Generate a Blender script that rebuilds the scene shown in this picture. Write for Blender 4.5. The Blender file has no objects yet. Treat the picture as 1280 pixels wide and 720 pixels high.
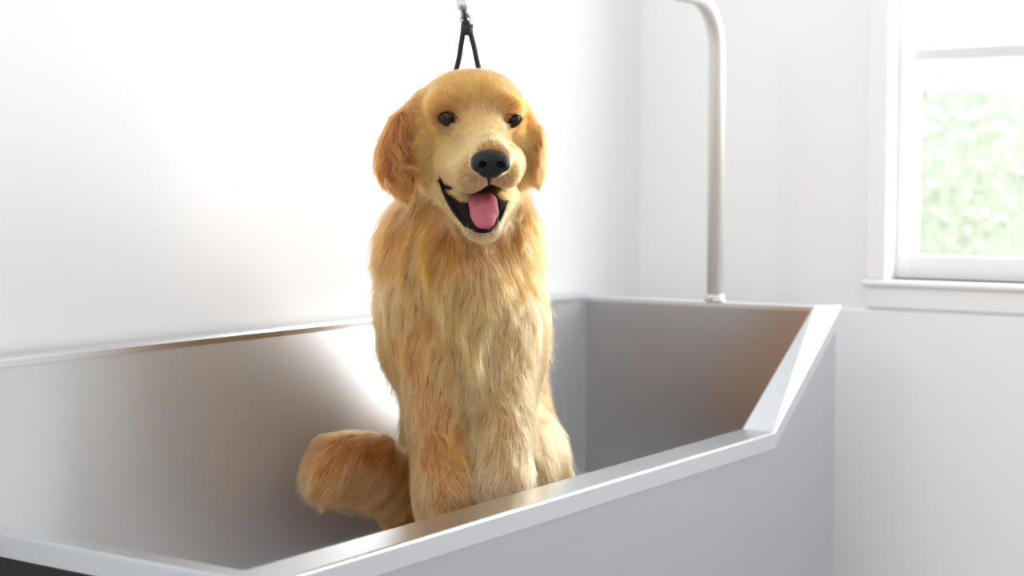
import bpy, bmesh, math, random, time
import numpy as np
from mathutils import Vector, Matrix, kdtree
ZOOM=False
T0=time.time()
random.seed(3); rng=np.random.default_rng(7)
C=bpy.context.scene.collection
scn=bpy.context.scene
scn.view_settings.view_transform='Standard'
F_PX=1990.0; YAW=math.radians(-55.65); PITCH=math.atan(130/1990.0); CAMZ=1.3
# ------------------------------------------------------------------ helpers
def srgb(r,g,b):
    return tuple(((c/255)/12.92 if c/255<=0.04045 else ((c/255+0.055)/1.055)**2.4) for c in (r,g,b))
def tag(o,label=None,cat=None,group=None,kind=None):
    if label: o['label']=label
    if cat: o['category']=cat
    if group: o['group']=group
    if kind: o['kind']=kind
    return o
def obj(name,me,mat=None,parent=None):
    if isinstance(me,bmesh.types.BMesh):
        bm=me; me=bpy.data.meshes.new(name); bm.normal_update(); bm.to_mesh(me); bm.free()
    o=bpy.data.objects.new(name,me); C.objects.link(o)
    if mat: me.materials.append(mat)
    if parent: o.parent=parent
    return o
def empty(name,loc,rz=0):
    o=bpy.data.objects.new(name,None); C.objects.link(o); o.location=loc; o.rotation_euler=(0,0,rz); o.empty_display_size=.05; return o
def box(bm,x0,x1,y0,y1,z0,z1):
    vs=[bm.verts.new(p) for p in [(x0,y0,z0),(x1,y0,z0),(x1,y1,z0),(x0,y1,z0),(x0,y0,z1),(x1,y0,z1),(x1,y1,z1),(x0,y1,z1)]]
    for f in [(3,2,1,0),(4,5,6,7),(0,1,5,4),(1,2,6,5),(2,3,7,6),(3,0,4,7)]: bm.faces.new([vs[i] for i in f])
def bevel(bm,w,seg=2):
    bmesh.ops.bevel(bm,geom=bm.edges[:],offset=w,segments=seg,affect='EDGES',profile=.5)
def smooth(me):
    me.polygons.foreach_set('use_smooth',[True]*len(me.polygons))
def catmull(P,n=6,closed=False):
    P=[np.array(p,float) for p in P]; out=[]; N=len(P)
    rngi=range(N) if closed else range(N-1)
    for i in rngi:
        p0=P[(i-1)%N] if closed or i>0 else P[0]; p1=P[i]; p2=P[(i+1)%N]; p3=P[(i+2)%N] if closed or i+2<N else P[-1]
        for k in range(n):
            t=k/n; out.append(.5*((2*p1)+(-p0+p2)*t+(2*p0-5*p1+4*p2-p3)*t*t+(-p0+3*p1-3*p2+p3)*t**3))
    if not closed: out.append(P[-1])
    return out
def tube(bm,pts,rad,seg=10,closed=False,flat=1.0):
    pts=[Vector(p) for p in pts]; n=len(pts)
    if not hasattr(rad,'__len__'): rad=[rad]*n
    rings=[]; up=Vector((0.03,0.05,1)).normalized(); prev=None
    for i in range(n):
        a=pts[(i-1)%n] if (closed or i>0) else pts[i]; b=pts[(i+1)%n] if (closed or i<n-1) else pts[i]
        t=(b-a).normalized()
        if prev is None:
            s=t.cross(up); 
            if s.length<1e-3: s=t.cross(Vector((1,0,0)))
            s.normalize()
        else:
            s=(prev-t*prev.dot(t)).normalized()
        prev=s; u=t.cross(s)
        rings.append([bm.verts.new(pts[i]+(s*math.cos(2*math.pi*k/seg)+u*flat*math.sin(2*math.pi*k/seg))*rad[i]) for k in range(seg)])
    for i in range(n if closed else n-1):
        A=rings[i];B=rings[(i+1)%n]
        for k in range(seg): bm.faces.new([A[k],A[(k+1)%seg],B[(k+1)%seg],B[k]])
    if not closed:
        bm.faces.new(rings[0][::-1]); bm.faces.new(rings[-1])
    bmesh.ops.recalc_face_normals(bm,faces=bm.faces[:])
# ------------------------------------------------------------------ materials
def mat(name,col,rough=.5,metal=0,noise=None,bump=0,nscale=20,spec=None,coat=0,sss=0):
    m=bpy.data.materials.new(name); m.use_nodes=True; nt=m.node_tree; b=nt.nodes['Principled BSDF']
    b.inputs['Base Color'].default_value=(*col,1); b.inputs['Roughness'].default_value=rough; b.inputs['Metallic'].default_value=metal
    if spec is not None: b.inputs['Specular IOR Level'].default_value=spec
    if coat: b.inputs['Coat Weight'].default_value=coat; b.inputs['Coat Roughness'].default_value=.05
    if sss: b.inputs['Subsurface Weight'].default_value=sss; b.inputs['Subsurface Scale'].default_value=.01
    tc=nt.nodes.new('ShaderNodeTexCoord'); nz=nt.nodes.new('ShaderNodeTexNoise'); nz.inputs['Scale'].default_value=nscale; nz.inputs['Detail'].default_value=5
    nt.links.new(tc.outputs['Object'],nz.inputs['Vector'])
    mx=nt.nodes.new('ShaderNodeMix'); mx.data_type='RGBA'
    k=noise if noise is not None else .04
    mx.inputs[6].default_value=(*[c*(1-k) for c in col],1); mx.inputs[7].default_value=(*[min(1,c*(1+k)) for c in col],1)
    nt.links.new(nz.outputs['Fac'],mx.inputs[0]); nt.links.new(mx.outputs[2],b.inputs['Base Color'])
    if bump:
        bp=nt.nodes.new('ShaderNodeBump'); bp.inputs['Strength'].default_value=bump; bp.inputs['Distance'].default_value=.002
        nt.links.new(nz.outputs['Fac'],bp.inputs['Height']); nt.links.new(bp.outputs['Normal'],b.inputs['Normal'])
    return m
def steel(name,col,rough,aniso=.6,var=1.0,metal=1.0):
    m=bpy.data.materials.new(name); m.use_nodes=True; nt=m.node_tree; b=nt.nodes['Principled BSDF']
    b.inputs['Base Color'].default_value=(*col,1); b.inputs['Metallic'].default_value=metal
    tc=nt.nodes.new('ShaderNodeTexCoord'); mp=nt.nodes.new('ShaderNodeMapping'); mp.inputs['Scale'].default_value=(3,3,500)
    nz=nt.nodes.new('ShaderNodeTexNoise'); nz.inputs['Scale'].default_value=1; nz.inputs['Detail'].default_value=3
    nt.links.new(tc.outputs['Object'],mp.inputs['Vector']); nt.links.new(mp.outputs['Vector'],nz.inputs['Vector'])
    mr=nt.nodes.new('ShaderNodeMapRange'); mr.inputs['To Min'].default_value=rough-.05*var; mr.inputs['To Max'].default_value=rough+.07*var
    nt.links.new(nz.outputs['Fac'],mr.inputs['Value']); nt.links.new(mr.outputs['Result'],b.inputs['Roughness'])
    mx=nt.nodes.new('ShaderNodeMix'); mx.data_type='RGBA'
    mx.inputs[6].default_value=(*[c*(1-.06*var) for c in col],1); mx.inputs[7].default_value=(*[min(1,c*(1+.06*var)) for c in col],1)
    nt.links.new(nz.outputs['Fac'],mx.inputs[0]); nt.links.new(mx.outputs[2],b.inputs['Base Color'])
    b.inputs['Anisotropic'].default_value=aniso; b.inputs['Anisotropic Rotation'].default_value=.25
    tg=nt.nodes.new('ShaderNodeTangent'); tg.direction_type='RADIAL'; tg.axis='Z'; nt.links.new(tg.outputs['Tangent'],b.inputs['Tangent'])
    return m
M_wall=mat('wall_paint',srgb(240,241,242),.6,noise=.01,nscale=3)
M_wallR=mat('wall_paint_right',srgb(248,249,249),.6,noise=.01,nscale=3)
M_trim=mat('trim_paint',srgb(251,251,251),.4,noise=.01)
M_floor=mat('floor_concrete',srgb(165,159,160),.5,noise=.15,nscale=6,bump=.1)
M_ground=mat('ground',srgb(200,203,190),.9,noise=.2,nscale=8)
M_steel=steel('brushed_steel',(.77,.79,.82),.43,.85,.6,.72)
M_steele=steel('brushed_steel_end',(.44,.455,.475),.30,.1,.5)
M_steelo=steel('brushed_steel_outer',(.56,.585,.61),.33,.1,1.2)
M_steel2=steel('brushed_steel_rim',(.72,.745,.77),.30,.2,.6)
M_pipe=mat('satin_pipe',srgb(215,213,206),.42,metal=.3,noise=.02)
M_black=mat('black_nylon',srgb(28,27,28),.6,noise=.2,nscale=300,bump=.3)
M_dark=mat('end_panel_shade',srgb(16,13,13),.5,noise=.1)  # shade on the unlit tub end, put into the material as black
M_chrome=mat('chrome',(.7,.7,.7),.2,1)
# ------------------------------------------------------------------ room
XW=3.15; YW=1.802
bm=bmesh.new(); box(bm,-2.5,XW+.14,YW,YW+.12,0,2.7); tag(obj('wall_back',bm,M_wall),'plain white wall behind the tub',kind='structure')
wy0,wy1,wz0,wz1=-.05,1.21,1.103,2.25
bm=bmesh.new()
box(bm,XW,XW+.14,-2.2,wy0,0,2.7); box(bm,XW,XW+.14,wy1,YW,0,2.7); box(bm,XW,XW+.14,wy0,wy1,0,wz0); box(bm,XW,XW+.14,wy0,wy1,wz1,2.7)
tag(obj('wall_right',bm,M_wallR),'white wall holding the window',kind='structure')
bm=bmesh.new(); box(bm,-2.5,XW+.14,-2.2,YW+.12,-.1,0); tag(obj('floor',bm,M_floor),'floor',kind='structure')
bm=bmesh.new(); box(bm,XW+.14,10,-6,9,-.12,-.02); tag(obj('ground',bm,M_ground),'pale ground outside the window',kind='structure')
bm=bmesh.new(); box(bm,XW-.006,XW,-2.1,1.38,.1,1.038); bevel(bm,.0025,2)
tag(obj('trim_1',bm,M_trim),'white panelling below the window sill',kind='structure')
# window
w=empty('window_1',(XW,(wy0+wy1)/2,wz0)); tag(w,'white framed sash window looking onto the hedge',kind='structure')
def wpart(name,boxes,m,bev=.003):
    bm=bmesh.new()
    for b in boxes:
        b0=bmesh.new(); box(b0,*b)
        if bev: bevel(b0,bev,3)
        me=bpy.data.meshes.new('t'); b0.to_mesh(me); b0.free(); bm.from_mesh(me)
    o=obj(name,bm,m,w); o.matrix_parent_inverse=Matrix.Translation(-w.location); o['kind']='structure'; return o
cw=.046
wpart('casing',[(XW-.016,XW+.008,wy1,wy1+cw,wz0,wz1+cw),(XW-.016,XW+.008,wy0-cw,wy0,wz0,wz1+cw),(XW-.016,XW+.008,wy0,wy1,wz1,wz1+cw)],M_trim,.006)
wpart('sill',[(XW-.022,XW+.1,wy0-cw-.006,wy1+cw+.006,wz0-.014,wz0)],M_trim,.006)
wpart('apron',[(XW-.010,XW+.008,wy0-cw,wy1+cw,wz0-.060,wz0-.014)],M_trim,.005)
s0=XW+.04; sw=.035
wpart('sash_frame',[(s0,s0+.04,wy1-sw,wy1+.001,wz0,wz1),(s0,s0+.04,wy0,wy0+sw,wz0,wz1),(s0,s0+.04,wy0+sw,wy1-sw,wz0,wz0+.050),(s0,s0+.04,wy0+sw,wy1-sw,wz1-.04,wz1)],M_trim)
wpart('meeting_rail',[(s0-.008,s0+.038,wy0+sw,wy1-sw,1.553,1.576)],mat('rail_paint',srgb(232,234,234),.5))
gm=bpy.data.materials.new('window_glass'); gm.use_nodes=True; nt=gm.node_tree; nt.nodes.remove(nt.nodes['Principled BSDF'])
tr=nt.nodes.new('ShaderNodeBsdfTransparent'); gl=nt.nodes.new('ShaderNodeBsdfGlossy'); gl.inputs['Roughness'].default_value=.02
ms=nt.nodes.new('ShaderNodeMixShader'); ms.inputs[0].default_value=.05
nt.links.new(tr.outputs[0],ms.inputs[1]); nt.links.new(gl.outputs[0],ms.inputs[2]); nt.links.new(ms.outputs[0],nt.nodes['Material Output'].inputs[0])
wpart('pane',[(s0+.018,s0+.022,wy0+sw-.003,wy1-sw+.003,wz0+.04,1.556)],gm,0)
wpart('pane',[(s0+.018,s0+.022,wy0+sw-.003,wy1-sw+.003,1.573,wz1-.03)],gm,0)
# hedge outside
hx,hh=6.85,1.86
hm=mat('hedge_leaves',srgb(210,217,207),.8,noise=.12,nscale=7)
hb=empty('hedge',(hx,1.2,-.02)); tag(hb,'clipped green garden hedge outside the window','hedge')
bm=bmesh.new(); box(bm,.12,.75,-3.6,3.6,0,hh-.12)
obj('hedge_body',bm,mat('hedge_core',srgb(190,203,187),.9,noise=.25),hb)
bm=bmesh.new()
for i in range(22000):
    z=random.uniform(0,hh); y=random.uniform(-3.6,3.6); x=random.uniform(0,.14)
    if random.random()<.15: z=hh-.14+random.uniform(0,.12); x=random.uniform(0,.8)
    c=Vector((x,y,z)); u=Vector((random.gauss(0,1),random.gauss(0,1),random.gauss(0,1))).normalized(); v=u.cross(Vector((random.gauss(0,1),random.gauss(0,1),random.gauss(0,1)))).normalized()
    Lh=random.uniform(.014,.026); Wd=Lh*.45
    vs=[bm.verts.new(c-u*Lh),bm.verts.new(c+v*Wd),bm.verts.new(c+u*Lh),bm.verts.new(c-v*Wd)]; bm.faces.new(vs)
tag(obj('foliage',bm,hm,hb),kind='stuff')
# ------------------------------------------------------------------ tub
X0,X1,Y0,Y1=1.275,2.878,1.200,1.79
LO,HI,FL=CAMZ-.44,CAMZ-.232,.68
RW=.066; XS=2.584; YS=1.70
tub=empty('grooming_tub',((X0+X1)/2,(Y0+Y1)/2,0)); tag(tub,'large stainless steel dog grooming tub with a cut-down front rim','tub')
def tpart(name,bm,m,parent=None,bev=0):
    if bev: bevel(bm,bev,2)
    o=obj(name,bm,m,tub); o.matrix_parent_inverse=Matrix.Translation(-tub.location); return o
def rimpath(off,dz=0):
    return [(X0+off*.5,Y0+off,LO+dz),(XS,Y0+off,LO+dz),(X1-off*.6,Y0+off*.62,HI+dz),(X1-off*.6,Y1-off*.6,HI+dz),(X0+off*.5,Y1-off*.6,HI+dz),(X0+off*.5,YS,LO+dz)]
bm=bmesh.new()
loops=[]
lip=.030
prof=[(.006,-lip+.004),(0,-lip),(0,-.004),(.001,-.001),(.004,0),(RW-.004,0),(RW,-.004),(RW,-.012),(RW-.003,-.012),(RW-.006,-.004),(.006,-.004)]
for off,dz in prof: loops.append([bm.verts.new(p) for p in rimpath(off,dz)])
for a in range(len(loops)):
    A=loops[a];B=loops[(a+1)%len(loops)]
    for k in range(6): bm.faces.new([A[k],A[(k+1)%6],B[(k+1)%6],B[k]])
bmesh.ops.recalc_face_normals(bm,faces=bm.faces[:])
tpart('rim',bm,M_steel2)
bm=bmesh.new()
io=RW-.002; th=.004
inner=rimpath(io,-.004); outer=rimpath(io-th,-.006)
def ring(P): return [bm.verts.new(p) for p in P]
it=ring(inner); ot=ring(outer)
ib=ring([(p[0],p[1],FL) for p in inner]); ob=ring([(p[0],p[1],FL-th) for p in outer])
for k in range(6):
    j=(k+1)%6
    f=bm.faces.new([it[k],it[j],ib[j],ib[k]])
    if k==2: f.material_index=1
    bm.faces.new([ot[j],ot[k],ob[k],ob[j]]); bm.faces.new([ot[k],ot[j],it[j],it[k]])
bm.faces.new(ib[::-1]); bm.faces.new(ob)
bmesh.ops.recalc_face_normals(bm,faces=bm.faces[:])
be=[e for e in bm.edges if all(abs(v.co.z-FL)<1e-5 for v in e.verts)]
bmesh.ops.bevel(bm,geom=be,offset=.012,segments=3,affect='EDGES')
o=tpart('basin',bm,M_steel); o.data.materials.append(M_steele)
po=.012
P=rimpath(po,-.01); Q=rimpath(po+.004,-.01)
def panels(name,ks,m):
    bm=bmesh.new()
    for k in ks:
        j=(k+1)%6
        q=[bm.verts.new(p) for p in (P[k],P[j],(P[j][0],P[j][1],.16),(P[k][0],P[k][1],.16),Q[k],Q[j],(Q[j][0],Q[j][1],.16),(Q[k][0],Q[k][1],.16))]
        for f in ((0,1,2,3),(7,6,5,4),(0,4,5,1),(3,2,6,7),(1,5,6,2),(0,3,7,4)): bm.faces.new([q[i] for i in f])
    bmesh.ops.remove_doubles(bm,verts=bm.verts[:],dist=1e-6)
    bmesh.ops.recalc_face_normals(bm,faces=bm.faces[:]); return tpart(name,bm,m)
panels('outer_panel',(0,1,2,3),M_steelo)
o=panels('end_panel',(4,5),M_dark); o['label']='end panel, coloured black to stand for its shade'
for x in (X0+.05,X1-.05):
    for y in (Y0+.05,Y1-.05):
        bm=bmesh.new(); tube(bm,[(x,y,0),(x,y,.012),(x,y,.0121),(x,y,.20)],[.03,.03,.018,.018],14); tpart('leg',bm,M_steel2)
bm=bmesh.new(); tube(bm,[(X0+.2,1.5,FL),(X0+.2,1.5,FL+.003)],.04,24); tpart('drain',bm,M_chrome)
# ------------------------------------------------------------------ overhead pipe
PX,PY=2.850,1.456
arm=empty('overhead_pipe',(PX,PY,HI)); tag(arm,'bent pale metal pipe standing on the far end of the tub','pipe')
zt=CAMZ+.362; pts=[(PX,PY,HI+.002),(PX,PY,zt-.1)]
for k in range(1,13):
    a=math.pi/2*k/12; pts.append((PX-.1*(1-math.cos(a)),PY,zt-.1+.1*math.sin(a)))
pts.append((1.80,PY,zt))
bm=bmesh.new(); tube(bm,pts,.0165,20)
o=obj('tube',bm,M_pipe,arm); o.matrix_parent_inverse=Matrix.Translation(-arm.location); smooth(o.data)
bm=bmesh.new(); tube(bm,[(PX,PY,HI),(PX,PY,HI+.006),(PX,PY,HI+.007),(PX,PY,HI+.012)],[.022,.022,.02,.019],24)
o=obj('base_collar',bm,M_chrome,arm); o.matrix_parent_inverse=Matrix.Translation(-arm.location)
# ------------------------------------------------------------------ camera frame helpers
cp,sp=math.cos(PITCH),math.sin(PITCH)
def L(px,py,D):
    x=(px-640)/F_PX; y=-(py-360)/F_PX
    d=cp+y*sp; z=-sp+cp*y
    return np.array([x/d*D,D,z/d*D])
def proj(P):
    X,Dp,Z=P[...,0],P[...,1],P[...,2]; dep=cp*Dp-sp*Z; up=sp*Dp+cp*Z
    return 640+F_PX*X/dep, 360-F_PX*up/dep
def inpoly(x,y,poly):
    r=np.zeros(x.shape,bool); n=len(poly)
    for i in range(n):
        x1,y1=poly[i]; x2,y2=poly[(i+1)%n]
        c=((y1>y)!=(y2>y))&(x<(x2-x1)*(y-y1)/((y2-y1) or 1e-9)+x1); r^=c
    return r
cy,sy=math.cos(YAW),math.sin(YAW)
def W(p): return (cy*p[0]-sy*p[1], sy*p[0]+cy*p[1], p[2]+CAMZ)
# ------------------------------------------------------------------ SDF engine
def rotm(rx=0,ry=0,rz=0):
    m=Matrix.Rotation(math.radians(rz),3,'Z')@Matrix.Rotation(math.radians(ry),3,'Y')@Matrix.Rotation(math.radians(rx),3,'X'); return np.array(m)
def ell(c,r,rot=None,k=.02,**a): return dict(t='e',c=np.array(c,float),r=np.array(r,float),R=rot,k=k,**a)
def cone(a,ra,b,rb,k=.02,**at): return dict(t='c',a=np.array(a,float),b=np.array(b,float),ra=ra,rb=rb,k=k,**at)
def dist(p,P):
    if p['t']=='e':
        q=P-p['c']
        if p['R'] is not None: q=q@p['R']
        k0=np.sqrt(((q/p['r'])**2).sum(-1)); k1=np.sqrt(((q/(p['r']**2))**2).sum(-1))+1e-9
        return k0*(k0-1)/k1
    ba=p['b']-p['a']; q=P-p['a']; t=np.clip((q@ba)/(ba@ba),0,1)
    return np.sqrt(((q-t[...,None]*ba)**2).sum(-1))-(p['ra']+(p['rb']-p['ra'])*t)
def bounds(p):
    if p['t']=='e': m=p['r'].max(); return p['c']-m,p['c']+m
    m=max(p['ra'],p['rb']); return np.minimum(p['a'],p['b'])-m,np.maximum(p['a'],p['b'])+m
def build(prims,h,clipz=None):
    lo=np.min([bounds(p)[0] for p in prims if not p.get('cut')],0)-4*h; hi=np.max([bounds(p)[1] for p in prims if not p.get('cut')],0)+4*h
    n=np.ceil((hi-lo)/h).astype(int)+1
    Fg=np.full(n,.08,np.float32)
    ax=[(lo[i]+h*np.arange(n[i])).astype(np.float32) for i in range(3)]
    for p in prims:
        b0,b1=bounds(p); mg=p['k']+ (.03 if not p.get('cut') else .01)
        i0=np.maximum(np.floor((b0-mg-lo)/h).astype(int),0); i1=np.minimum(np.ceil((b1+mg-lo)/h).astype(int)+1,n)
        if (i1<=i0).any(): continue
        sl=tuple(slice(i0[i],i1[i]) for i in range(3))
        G=np.stack(np.meshgrid(*[ax[i][sl[i]] for i in range(3)],indexing='ij'),-1)
        d=dist(p,G).astype(np.float32); A=Fg[sl]; k=p['k']
        if p.get('cut'):
            hh_=np.maximum(k-np.abs(A+d),0)/k; Fg[sl]=np.maximum(A,-d)+hh_*hh_*k*.25
        else:
            hh_=np.maximum(k-np.abs(A-d),0)/k; Fg[sl]=np.minimum(A,d)-hh_*hh_*k*.25
    if clipz is not None:
        z=ax[2][None,None,:]; Fg=np.maximum(Fg,(clipz-z))
    return Fg,lo,h
def nets(Fg,lo,h):
    s=Fg<0; nx,ny,nz=Fg.shape
    c=np.zeros((nx-1,ny-1,nz-1),np.int8)
    for a in (0,1):
        for b in (0,1):
            for d in (0,1): c+=s[a:nx-1+a,b:ny-1+b,d:nz-1+d]
    act=(c>0)&(c<8); idx=np.full(act.shape,-1,np.int64); I=np.argwhere(act); idx[act]=np.arange(len(I))
    acc=np.zeros((len(I),3)); cnt=np.zeros(len(I))
    cor=[(a,b,d) for a in (0,1) for b in (0,1) for d in (0,1)]
    for u in cor:
        for v in cor:
            if sum(abs(np.array(u)-np.array(v)))==1 and u<v:
                fa=Fg[I[:,0]+u[0],I[:,1]+u[1],I[:,2]+u[2]]; fb=Fg[I[:,0]+v[0],I[:,1]+v[1],I[:,2]+v[2]]
                m=(fa<0)!=(fb<0); t=np.where(m,fa/np.where(m,fa-fb,1),0)
                acc+=m[:,None]*(np.array(u)+t[:,None]*(np.array(v)-np.array(u))); cnt+=m
    V=lo+h*(I+acc/cnt[:,None])
    Q=[]
    for axis in range(3):
        o1,o2=[(1,2),(2,0),(0,1)][axis]
        sa=np.take(s,range(s.shape[axis]-1),axis); sb=np.take(s,range(1,s.shape[axis]),axis)
        E=np.argwhere(sa!=sb); 
        E=E[(E[:,o1]>0)&(E[:,o2]>0)&(E[:,o1]<s.shape[o1]-1)&(E[:,o2]<s.shape[o2]-1)]
        def cell(d1,d2):
            e=E.copy(); e[:,o1]+=d1; e[:,o2]+=d2; return idx[e[:,0],e[:,1],e[:,2]]
        q=np.stack([cell(-1,-1),cell(0,-1),cell(0,0),cell(-1,0)],1)
        ins=s[E[:,0],E[:,1],E[:,2]]
        q[~ins]=q[~ins][:,::-1]; Q.append(q)
    return V,np.concatenate(Q)
def npmesh(name,V,Q):
    me=bpy.data.meshes.new(name); me.vertices.add(len(V)); me.vertices.foreach_set('co',V.astype(np.float32).ravel())
    me.loops.add(len(Q)*4); me.loops.foreach_set('vertex_index',Q.ravel().astype(np.int32))
    me.polygons.add(len(Q)); me.polygons.foreach_set('loop_start',(np.arange(len(Q))*4).astype(np.int32))
    me.update(calc_edges=True); me.validate(); smooth(me); return me
def sample(Fg,lo,h,P):
    q=(P-lo)/h; q=np.clip(q,0,np.array(Fg.shape)-1.001); i=q.astype(int); f=q-i
    r=0
    for a in (0,1):
        for b in (0,1):
            for c in (0,1):
                wgt=(f[:,0] if a else 1-f[:,0])*(f[:,1] if b else 1-f[:,1])*(f[:,2] if c else 1-f[:,2])
                r=r+wgt*Fg[i[:,0]+a,i[:,1]+b,i[:,2]+c]
    return r
def gradn(Fg,lo,h,P,e=.004):
    g=np.stack([sample(Fg,lo,h,P+np.eye(3)[k]*e)-sample(Fg,lo,h,P-np.eye(3)[k]*e) for k in range(3)],-1)
    return g/(np.linalg.norm(g,axis=1,keepdims=True)+1e-9)
# ------------------------------------------------------------------ dog
GOLD=srgb(206,124,54); LIGHT=srgb(221,160,96); CREAM=srgb(234,196,144); EAR=srgb(182,100,42); TAIL=srgb(192,116,60); FACE=srgb(202,125,56); DARK=srgb(190,102,40); MUZ=srgb(218,158,92); CHEEK=srgb(202,124,58)
FZ=FL-CAMZ
def fl(px,D,z=0):
    q=L(px,360,D); q[2]=FZ+z; return q
DN=(0,-.12,-1)
def A(Lf,col,flow,lift=.25,cl=.5): return dict(Lf=Lf,col=col,flow=flow,lift=lift,cl=cl)
hd=A(.012,FACE,'nose',.16,.25); mz=A(.007,MUZ,'nose',.10,.1)
prims=[
 # trunk
 cone(L(580,330,2.53),.106,L(600,590,2.74),.12,.05,**A(.045,GOLD,DN,.3)),
 ell(L(600,600,2.76),(.12,.12,.12),None,.05,**A(.045,GOLD,DN,.3)),
 ell(L(575,385,2.49),(.100,.12,.135),None,.05,**A(.065,GOLD,DN,.35,.5)),
 ell(L(520,395,2.48),(.054,.08,.115),None,.03,**A(.050,GOLD,(-.1,-.1,-1),.3,.5)),
 ell(L(636,410,2.48),(.050,.085,.125),None,.03,**A(.050,GOLD,(.12,-.1,-1),.3,.5)),
 ell(L(596,530,2.52),(.080,.10,.11),None,.03,**A(.040,LIGHT,DN,.3,.45)),
 ell(L(572,325,2.42),(.068,.06,.080),None,.04,**A(.080,GOLD,(-.05,-.25,-1),.45,.55)),
 ell(L(582,415,2.405),(.050,.05,.085),None,.04,**A(.080,LIGHT,DN,.4,.55)),
 ell(L(592,490,2.42),(.032,.035,.06),None,.03,**A(.070,CREAM,DN,.35,.5)),
 ell(L(508,310,2.46),(.026,.05,.05),None,.03,**A(.055,DARK,(-.3,-.1,-1),.4,.5)),
 ell(L(646,305,2.46),(.024,.05,.05),None,.03,**A(.045,GOLD,(.25,-.1,-1),.4,.5)),
 # neck
 cone(L(588,180,2.44),.068,L(572,305,2.48),.090,.04,**A(.055,DARK,(-.05,-.15,-1),.35,.5)),  # deeper orange ruff, with neck shadow also put into the colour
 # front legs
 cone(L(535,400,2.425),.050,L(556,620,2.35),.039,.03,**A(.030,GOLD,(.03,-.1,-1),.22,.4)),
 cone(L(556,620,2.35),.039,fl(559,2.335,.05),.031,.025,**A(.018,LIGHT,DN,.15,.4)),
 cone(L(625,400,2.425),.050,L(628,610,2.36),.040,.03,**A(.034,LIGHT,(.03,-.1,-1),.25,.45)),  # right legs paler than left: window sunlight put into the fur colour
 cone(L(628,610,2.36),.040,fl(632,2.35,.05),.031,.025,**A(.018,CREAM,DN,.15,.4)),
 ell(fl(558,2.30,.028),(.037,.055,.028),None,.015,**A(.008,LIGHT,(0,-1,-.2),.1,.2)),
 ell(fl(634,2.315,.028),(.036,.055,.028),None,.015,**A(.008,CREAM,(0,-1,-.2),.1,.2)),
 # thighs, hocks and hind paws
 ell(L(656,596,2.58),(.066,.12,.12),rotm(rx=-15),.04,**A(.042,LIGHT,(.15,-.1,-1),.28,.45)),
 ell(L(560,615,2.66),(.072,.13,.115),rotm(rx=-15),.02,**A(.03,GOLD,DN,.25,.6)),
 cone(fl(690,2.68,.05),.032,fl(694,2.50,.035),.032,.03,**A(.012,CREAM,(0,-1,-.2),.1,.2)),
 ell(fl(698,2.46,.028),(.034,.055,.028),None,.02,**A(.008,CREAM,(0,-1,-.2),.1,.2)),
 cone(fl(520,2.70,.05),.032,fl(512,2.52,.035),.032,.03,**A(.012,LIGHT,(0,-1,-.2),.1,.2)),
 ell(fl(506,2.48,.028),(.038,.055,.028),None,.02,**A(.008,LIGHT,(0,-1,-.2),.1,.2)),
 # tail
 cone(L(565,655,2.76),.044,L(514,620,2.62),.046,.03,tail=1,**A(.042,TAIL,(-.6,-.3,-.9),.4,.35)),
 cone(L(514,620,2.62),.046,L(462,586,2.54),.045,.03,tail=1,**A(.045,TAIL,(-.7,-.3,-.8),.4,.35)),
 cone(L(462,586,2.54),.045,L(424,582,2.51),.037,.03,tail=1,**A(.042,TAIL,(-.6,-.3,-.9),.4,.35)),
 cone(L(424,582,2.51),.037,L(409,600,2.49),.029,.03,tail=1,**A(.036,TAIL,(-.3,-.2,-1),.35,.35)),
 # head
 ell(L(589,143,2.37),(.069,.085,.062),None,.03,**hd),
 ell(L(570,132,2.362),(.038,.06,.036),None,.03,**hd),
 ell(L(611,132,2.362),(.036,.06,.036),None,.03,**hd),
 cone(L(553,188,2.385),.040,L(557,215,2.38),.035,.03,**A(.028,CHEEK,'nose',.32,.4)),
 cone(L(634,188,2.385),.035,L(630,215,2.38),.032,.03,**A(.028,CHEEK,'nose',.32,.4)),
 cone(L(601,170,2.290),.031,L(614,197,2.188),.027,.020,**mz),
 cone(L(571,205,2.32),.032,L(588,217,2.225),.025,.020,**mz),
 cone(L(632,205,2.32),.027,L(633,215,2.230),.021,.020,**mz),
 ell(L(560,127,2.308),(.023,.016,.010),rotm(ry=-10),.024,**hd),
 ell(L(633,129,2.314),(.019,.015,.009),rotm(ry=10),.026,**hd),
 cone(L(563,236,2.33),.023,L(596,282,2.235),.017,.015,**A(.013,LIGHT,'nose',.22,.2)),
 cone(L(629,246,2.33),.020,L(611,282,2.235),.016,.015,**A(.013,LIGHT,'nose',.22,.2)),
 ell(L(603,285,2.235),(.021,.022,.015),None,.012,**A(.012,CREAM,'nose',.25,.2)),
 cone(L(600,270,2.34),.030,L(588,270,2.42),.05,.02,**A(.03,DARK,(0,-.2,-1),.3,.4)),  # shadow below the chin put into the fur colour
 # ears
 cone(L(528,130,2.375),.013,L(505,154,2.366),.014,.022,ear=1,**A(.022,EAR,(-.35,0,-1),.2,.5)),
 ell(L(495,190,2.360),(.024,.009,.043),rotm(ry=8),.018,ear=1,**A(.036,EAR,(-.12,0,-1),.3,.65)),
 ell(L(502,219,2.362),(.018,.008,.031),rotm(ry=-16),.014,ear=1,**A(.038,EAR,(.12,0,-1),.3,.65)),
 cone(L(650,140,2.39),.011,L(664,166,2.386),.011,.020,ear=1,**A(.02,EAR,(.25,0,-1),.2,.5)),
 ell(L(670,193,2.382),(.009,.016,.043),rotm(ry=4),.010,ear=1,**A(.032,EAR,(.05,0,-1),.25,.65)),
]
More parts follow.
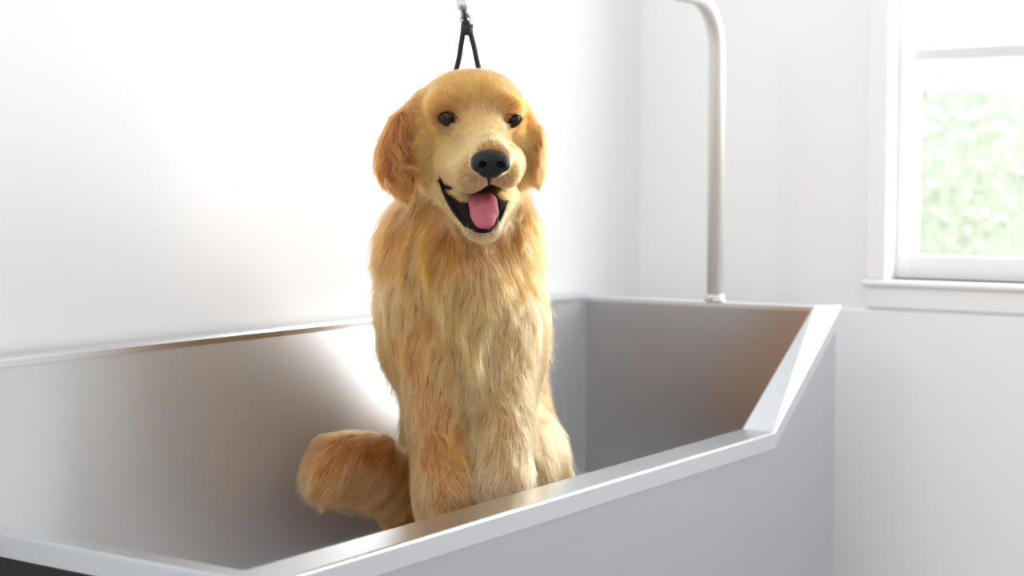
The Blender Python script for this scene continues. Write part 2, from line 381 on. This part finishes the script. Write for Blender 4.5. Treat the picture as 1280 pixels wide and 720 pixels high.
cuts=[
 cone(L(552,225,2.315),.003,L(588,262,2.200),.009,.005,cut=1),
 cone(L(632,251,2.27),.002,L(620,262,2.205),.007,.005,cut=1),
 ell(L(604,261,2.23),(.022,.055,.0140),rotm(rx=12),.005,cut=1),
 cone(L(562,250,2.275),.005,L(586,268,2.222),.010,.005,cut=1),
 ell(L(561,149,2.254),(.018,.015,.012),None,.014,cut=1),
 ell(L(640,151,2.258),(.016,.015,.012),None,.014,cut=1),
]
H=.0032
G,lo,h=build(prims+cuts,H,FZ+.001)
V,Q=nets(G,lo,h)
print('sdf',len(V),time.time()-T0)
BASE=np.array([-.05,2.50,FZ])
dog=empty('dog',W(BASE),YAW); tag(dog,'golden retriever sitting upright in the steel tub with its mouth open','dog')
def dpart(name,me,m,parent=None):
    o=obj(name,me,m,parent or dog); return o
EARF=np.array([1. if p.get('ear') else 0 for p in prims])
def attrs(P):
    D=np.stack([dist(p,P) for p in prims],1); w_=np.exp(-np.clip(D,-.02,1)/.012); w_/=w_.sum(1,keepdims=True)
    col=w_@np.array([p['col'] for p in prims]); Lf=w_@np.array([p['Lf'] for p in prims]); lift=w_@np.array([p['lift'] for p in prims]); cl=w_@np.array([p['cl'] for p in prims])
    isn=np.array([1. if isinstance(p['flow'],str) else 0 for p in prims]); wn=w_@isn
    fv=w_@np.array([(0,0,0) if isinstance(p['flow'],str) else p['flow'] for p in prims])
    return col,Lf,lift,cl,wn,fv,w_@EARF
LIPU=[(547,217),(558,240),(572,252),(587,254),(600,248),(613,241),(622,246),(629,251),(634,251)]
LIPL=[(631,260),(626,273),(618,285),(604,291),(584,285),(566,264),(553,239)]
MPOLY=LIPU+LIPL
def inmouth(P):
    x,y=proj(P); return inpoly(x,y,MPOLY)&(P[...,1]<2.35)
vc=attrs(V)[0]
vcol=np.ones((len(V),4),np.float32); vcol[:,:3]=vc*.5
mouth=np.stack([dist(c,V) for c in cuts[:4]],1).min(1)
vcol[(mouth<.002)|inmouth(V),:3]=(.010,.005,.005)
def surf(px,py,D0=2.10,D1=2.7):
    Ds=np.arange(D0,D1,.001); P=np.array([L(px,py,d) for d in Ds]); f=sample(G,lo,h,P); i=np.argmax(f<0); return Ds[i] if f[i]<0 else None
eyes=[]
for (ex,ey,er) in ((561,147,.0142),(640,149,.0132)):
    Ds=surf(ex,ey) or 2.285
    eyes.append((L(ex,ey,Ds+.0088),er))
for e,er in eyes: vcol[np.linalg.norm(V-e,axis=1)<er*1.2,:3]=(.05,.026,.014)
me=npmesh('body',V-BASE,Q)
at=me.color_attributes.new('col','FLOAT_COLOR','POINT'); at.data.foreach_set('color',vcol.ravel())
ms_=bpy.data.materials.new('dog_skin'); ms_.use_nodes=True; nt=ms_.node_tree; a_=nt.nodes.new('ShaderNodeAttribute'); a_.attribute_name='col'
nt.links.new(a_.outputs['Color'],nt.nodes['Principled BSDF'].inputs['Base Color']); nt.nodes['Principled BSDF'].inputs['Roughness'].default_value=.7; nt.nodes['Principled BSDF'].inputs['Specular IOR Level'].default_value=.15
body=dpart('body',me,ms_)
# ---- fur
NS=340000
P4=V[Q]; ar=.5*np.linalg.norm(np.cross(P4[:,2]-P4[:,0],P4[:,3]-P4[:,1]),axis=1); cen=P4.mean(1)
fn=np.cross(P4[:,2]-P4[:,0],P4[:,3]-P4[:,1]); fn/=np.linalg.norm(fn,axis=1,keepdims=True)+1e-12
headz=L(590,310,2.4)[2]
dens=np.where(cen[:,2]>headz,1.6,1.0)
dens=np.where(cen[:,2]<L(590,690,2.35)[2],.3,dens)
face=(np.linalg.norm(cen-L(600,190,2.28),axis=1)<.11)&(cen[:,1]<2.40); dens=np.where(face,4.2,dens)
dens=np.where((fn[:,1]>.45),dens*.35,dens)
pr=ar*dens; pr/=pr.sum()
fi=rng.choice(len(Q),NS,p=pr)
r1,r2=rng.random((2,NS)); q=P4[fi]
R0=(q[:,0]*((1-r1)*(1-r2))[:,None]+q[:,1]*(r1*(1-r2))[:,None]+q[:,2]*(r1*r2)[:,None]+q[:,3]*((1-r1)*r2)[:,None])
NOSE=L(614,204,2.168)
m_=np.stack([dist(c,R0) for c in cuts[:4]],1).min(1)
keep=(m_>.0022)&~inmouth(R0)
for e,er in eyes: keep&=np.linalg.norm((R0-e)*np.array([1,.5,1.4]),axis=1)>er*.95
keep&=np.linalg.norm((R0-NOSE)*np.array([1,.8,1.1]),axis=1)>.023
keep&=R0[:,2]>FZ+.006
R0=R0[keep]; NS=len(R0)
col,Lf,lift,cl,wn,fv,we=attrs(R0)
dn=np.linalg.norm(R0-NOSE,axis=1)
Lf=np.where((wn>.5),np.clip(.004+.11*(dn-.02),.004,.018)*np.where(Lf<.0135,1,1.7),Lf)
Lf=Lf*rng.uniform(.55,1.2,NS)
def sn(P,f,seed):
    r=np.random.default_rng(seed); o=0
    for k in range(4):
        D=r.normal(size=(3,3))*f*(1+.5*k); ph=r.uniform(0,6.28,3); o=o+np.sin(P@D+ph)/(1+.3*k)
    return o/2.2
w1=sn(R0,20,1); w2=sn(R0,55,2); w3=rng.normal(size=(NS,3))
tailp=[pp for pp in prims if pp.get('tail')]
istail=(np.stack([dist(pp,R0) for pp in tailp],1).min(1)<.01)&(R0[:,0]<L(515,600,2.6)[0])
fly=(rng.random(NS)<.12)&~istail
K=9
pos=np.zeros((NS,K,3)); pos[:,0]=R0; p=R0.copy()
away=R0-NOSE
base=fv+ (wn[:,None])*(away/(np.linalg.norm(away,axis=1,keepdims=True)+1e-6))
amp=np.where(wn>.5,.14,.44); amp=np.where(istail,.2,amp)+.2*we
for i in range(1,K):
    n=gradn(G,lo,h,p); s=sample(G,lo,h,p)
    d=base+ amp[:,None]*(w1*.6+w2*.35)+(.07+.22*fly)[:,None]*w3+ 1.25*amp[:,None]*sn(p,60,5)
    dnm=(d*n).sum(1,keepdims=True); d=d-dnm*n*(np.where(s<.015,1,.2)[:,None])
    d/=np.linalg.norm(d,axis=1,keepdims=True)+1e-6
    lf=lift*(1.8 if i<3 else .7)*np.where(fly,1.7,1)*(1+.5*w1[:,0])+np.where(s<.002,.35,0)
    d=d+n*lf[:,None]; d/=np.linalg.norm(d,axis=1,keepdims=True)
    p=p+d*(Lf/(K-1))[:,None]; pos[:,i]=p
t=np.linspace(0,1,K)
def clump(pos,div,strength,expo):
    ng=NS//div; gi=rng.choice(NS,ng,replace=False); kd=kdtree.KDTree(ng)
    for j,g in enumerate(gi): kd.insert(R0[g],j)
    kd.balance(); near=np.array([kd.find(r)[1] for r in R0]); gp=pos[gi[near]]
    cf=(strength*rng.uniform(.3,1.1,NS)*np.where(fly,.3,1))[:,None]*(t**expo)[None,:]
    return pos+(gp-pos)*np.clip(cf,0,.92)[:,:,None], near, ng
pos,near,ng=clump(pos,80,cl*.7,1.5)
pos,near2,ng2=clump(pos,12,cl*.6,1.2)
pos[:,:,2]=np.maximum(pos[:,:,2],FZ+.002)
var=(sn(R0,22,9)[:,0]*.03+sn(R0,90,10)[:,0]*.03+rng.normal(size=NS)*.13+ (rng.normal(size=ng)*.05)[near]+(rng.normal(size=ng2)*.08)[near2])
cc=col*(1+var)[:,None]
lightmix=np.clip(.15+.22*sn(R0,34,12)[:,1]+(rng.normal(size=ng)*.15)[near],0,.8)[:,None]*(1-wn)[:,None]*(1-we)[:,None]*np.where(istail,.4,1)[:,None]
cc=cc*(1-lightmix*.55)+np.array(CREAM)*lightmix*.55
tl=R0-L(565,655,2.76)
stripe=np.sin((tl[:,0]*.9-tl[:,2]*.6)*180+2*sn(R0,20,31)[:,0]); cc*=np.where(istail,1+.25*stripe,1)[:,None]
for e,er in eyes:
    de=np.linalg.norm((R0-e)*np.array([1,.5,1.1]),axis=1); cc*=(1-.5*np.exp(-((de-.015)/.005).clip(0)))[:,None]
cc=np.clip(cc,0.01,.95)
ok=~(inmouth(pos[:,1:]).any(1))
for e,er in eyes:
    dd=(pos-e); ok&=~((np.sqrt((dd[:,:,0]/1.0)**2+(dd[:,:,2]/.64)**2)<er*.88)&(np.abs(dd[:,:,1])<.03)).any(1)
pos=pos[ok]; cc=cc[ok]; wn=wn[ok]; NS=len(pos)
hc=bpy.data.hair_curves.new('coat'); hc.add_curves([K]*NS)
hc.position_data.foreach_set('vector',(pos-BASE).astype(np.float32).ravel())
ra=hc.attributes.get('radius') or hc.attributes.new('radius','FLOAT','POINT')
rad=np.where(wn>.5,.00020,.00022)[:,None]*(1-.75*t**1.5)[None,:]; ra.data.foreach_set('value',rad.astype(np.float32).ravel())
ca=hc.attributes.new('hcol','FLOAT_COLOR','POINT'); c4=np.ones((NS,K,4),np.float32)
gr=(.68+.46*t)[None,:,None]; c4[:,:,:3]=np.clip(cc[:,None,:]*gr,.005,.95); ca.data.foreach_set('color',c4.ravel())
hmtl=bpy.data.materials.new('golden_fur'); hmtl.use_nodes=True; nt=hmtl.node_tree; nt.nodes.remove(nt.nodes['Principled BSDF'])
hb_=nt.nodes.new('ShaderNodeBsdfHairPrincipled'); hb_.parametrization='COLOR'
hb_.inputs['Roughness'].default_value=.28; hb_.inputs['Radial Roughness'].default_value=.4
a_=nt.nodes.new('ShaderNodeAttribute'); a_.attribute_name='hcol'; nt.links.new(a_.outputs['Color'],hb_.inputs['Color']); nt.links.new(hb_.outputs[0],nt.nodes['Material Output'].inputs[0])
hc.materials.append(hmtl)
coat=bpy.data.objects.new('coat',hc); C.objects.link(coat); coat.parent=body
print('fur',NS,time.time()-T0)
# ---- eyes
M_eye=mat('eye',srgb(40,20,11),.08,noise=.4,nscale=150,spec=.25); M_lid=mat('eyelid_skin',srgb(36,22,16),.7,noise=.2,nscale=200,spec=.1)
M_pupil=mat('pupil',srgb(7,5,5),.05,spec=.4)
for i,(e0,er) in enumerate(eyes):
    c=e0-BASE
    bm=bmesh.new(); bmesh.ops.create_uvsphere(bm,u_segments=32,v_segments=20,radius=er); bmesh.ops.translate(bm,vec=Vector(c),verts=bm.verts)
    e=dpart('eye',bm,M_eye); smooth(e.data)
    bm=bmesh.new(); bmesh.ops.create_uvsphere(bm,u_segments=24,v_segments=14,radius=er*.56); bmesh.ops.translate(bm,vec=Vector(c+np.array([.0010,-er*.485,0])),verts=bm.verts)
    pu=dpart('pupil',bm,M_pupil,e); smooth(pu.data)
    R_=rotm(ry=(14 if i==0 else -14))
    lidp=[ell(e0+np.array([0,.001,0]),(er*1.06,er*1.06,er*.94),None,.001)]
    lidc=[ell(e0+np.array([0,-er*1.0,-.0008]),(er*.94,er*1.0,er*.56),R_,.0012,cut=1)]
    gg=build(lidp+lidc,.0007); v_,q_=nets(*gg); dpart('eyelid',npmesh('eyelid',v_-BASE,q_),M_lid,e)
# ---- nose
yw=rotm(rz=8)
nc=L(613,204,2.160)
def off(x,y,z): return nc+yw@np.array([x,y,z])
np_=[ell(off(0,.004,.004),(.0260,.018,.0150),yw,.004),ell(off(0,.004,-.007),(.018,.014,.014),yw,.006),
     ell(off(-.0170,-.003,-.002),(.0095,.011,.0100),yw,.005),ell(off(.0170,-.003,-.002),(.0095,.011,.0100),yw,.005),
     cone(off(0,.008,-.014),.004,off(0,.016,-.030),.0018,.004)]
nct=[]
for s_ in (-1,1):
    nct+=[ell(off(s_*.0120,-.0135,-.002),(.0048,.008,.0042),yw,.002,cut=1),cone(off(s_*.013,-.014,-.003),.0022,off(s_*.0225,-.007,-.0055),.0012,.002,cut=1)]
nct.append(cone(off(0,-.016,.004),.0008,off(0,-.008,-.028),.0014,.003,cut=1))
g2=build(np_+nct,.0008); v2,q2=nets(*g2)
M_nose=mat('nose_leather',srgb(12,10,11),.38,noise=.3,nscale=500,bump=.6,spec=.35)
dpart('nose',npmesh('nose',v2-BASE,q2),M_nose)
# ---- tongue
tp=[cone(L(595,252,2.275),.012,L(599,266,2.220),.0125,.01),cone(L(611,252,2.275),.012,L(613,266,2.220),.0120,.01),
    ell(L(602,273,2.210),(.0120,.02,.0095),rotm(rx=35),.010),ell(L(609,273,2.210),(.0120,.02,.0095),rotm(rx=35),.004)]
g3=build(tp,.001); v3,q3=nets(*g3)
dpart('tongue',npmesh('tongue',v3-BASE,q3),mat('tongue_flesh',srgb(178,94,110),.6,noise=.25,nscale=200,bump=.8,sss=.15,spec=.25))
# ---- lips
M_lip=mat('lip_skin',srgb(24,17,17),.6,noise=.2,nscale=150,bump=.3,spec=.15)
def lipline(name,P2,r,push=0):
    pts=[L(x,y,D+push)-BASE for (x,y,D) in P2]
    cpts=catmull(pts,5); rr=np.interp(np.linspace(0,1,len(cpts)),np.linspace(0,1,len(r)),r)
    bm=bmesh.new(); tube(bm,cpts,list(rr),10); o=dpart(name,bm,M_lip); smooth(o.data); return o
lipline('lower_lip',[(548,220,2.314),(554,239,2.293),(567,263,2.255),(585,284,2.224),(604,290,2.211),(618,285,2.221),(626,272,2.239),(631,260,2.26),(634,251,2.275)],[.0008,.0022,.0030,.0026,.0016,.0016,.002,.0016,.0008])
# ------------------------------------------------------------------ grooming loop
top=L(583,26,2.45)
lp=empty('grooming_loop',W(top)); tag(lp,'black nylon grooming loop hanging down behind the dog head','leash')
def lpart(name,bm,m):
    o=obj(name,bm,m,lp); o.matrix_parent_inverse=Matrix.Translation(-lp.location); smooth(o.data); return o
loop=[L(582,26,2.45),L(577,52,2.455),L(570,88,2.47),L(545,160,2.50),L(535,240,2.46),L(560,290,2.44),L(590,300,2.43),L(622,285,2.45),L(632,230,2.46),L(618,160,2.50),L(599,88,2.47),L(591,52,2.455)]
bm=bmesh.new(); tube(bm,[W(p) for p in catmull(loop,6,True)],.0056,8,closed=True,flat=.7); lpart('strap',bm,M_black)
bm=bmesh.new(); a=L(584,30,2.448); b=L(583,44,2.449); tube(bm,[W(a),W(b)],.0095,12); lpart('slider',bm,M_black)
bm=bmesh.new(); tube(bm,[W(L(582,24,2.45)),W(L(579,12,2.45)),W(L(578,11.5,2.45)),W(L(577,-4,2.45))],[.005,.006,.0085,.0085],12); lpart('snap_hook',bm,M_chrome)
bm=bmesh.new()
rc=L(582,24,2.45); tube(bm,[W(rc+np.array([math.cos(t_)*.008,0,math.sin(t_)*.008])) for t_ in np.linspace(0,2*math.pi,20,endpoint=False)],.0022,8,closed=True); lpart('ring',bm,M_chrome)
e1=Vector(W(L(577,-4,2.45))); e2=Vector((e1.x,PY,zt-.0175))
bm=bmesh.new(); tube(bm,[e1,e1.lerp(e2,.5),e2],.004,10); lpart('cord',bm,M_black)
# ------------------------------------------------------------------ lights
wd=bpy.data.worlds.new('world'); scn.world=wd; wd.use_nodes=True; bg=wd.node_tree.nodes['Background']; bg.inputs[0].default_value=(.99,.995,1,1); bg.inputs[1].default_value=1.07
def area(name,loc,target,size,power,col=(1,1,1),spread=180):
    l=bpy.data.lights.new(name,'AREA'); l.size=size; l.energy=power; l.color=col; l.spread=math.radians(spread)
    o=bpy.data.objects.new(name,l); C.objects.link(o); o.location=loc; o.rotation_euler=(Vector(target)-Vector(loc)).to_track_quat('-Z','Y').to_euler(); return o
dogw=Vector(W(L(580,300,2.4)))
area('key_light',W(np.array([-1.5,.9,1.3])),dogw,.8,12,(1,.99,.98))
area('window_light',(XW+.5,.42,1.8),(1.9,1.75,1.05),1.1,33,(1,1,.99),150)
area('hedge_fill_light',(5.0,1.2,3.7),(6.85,1.2,1.2),2.5,225,(1,1,1))  # added lamp above the hedge, only to brighten its leaves
# ------------------------------------------------------------------ camera
cam=bpy.data.cameras.new('camera'); co=bpy.data.objects.new('camera',cam); C.objects.link(co); scn.camera=co
co.location=(0,0,CAMZ); co.rotation_euler=(math.pi/2-PITCH,0,YAW); cam.sensor_width=36; cam.lens=F_PX/1280*36; cam.clip_start=.05
cam.dof.use_dof=True; cam.dof.focus_distance=2.28; cam.dof.aperture_fstop=3.2
if ZOOM:
    k=2.6; cam.lens*=k; cam.shift_x=(590-640)/1280*k; cam.shift_y=(360-210)/1280*k; cam.dof.aperture_fstop=9
print('done',time.time()-T0)
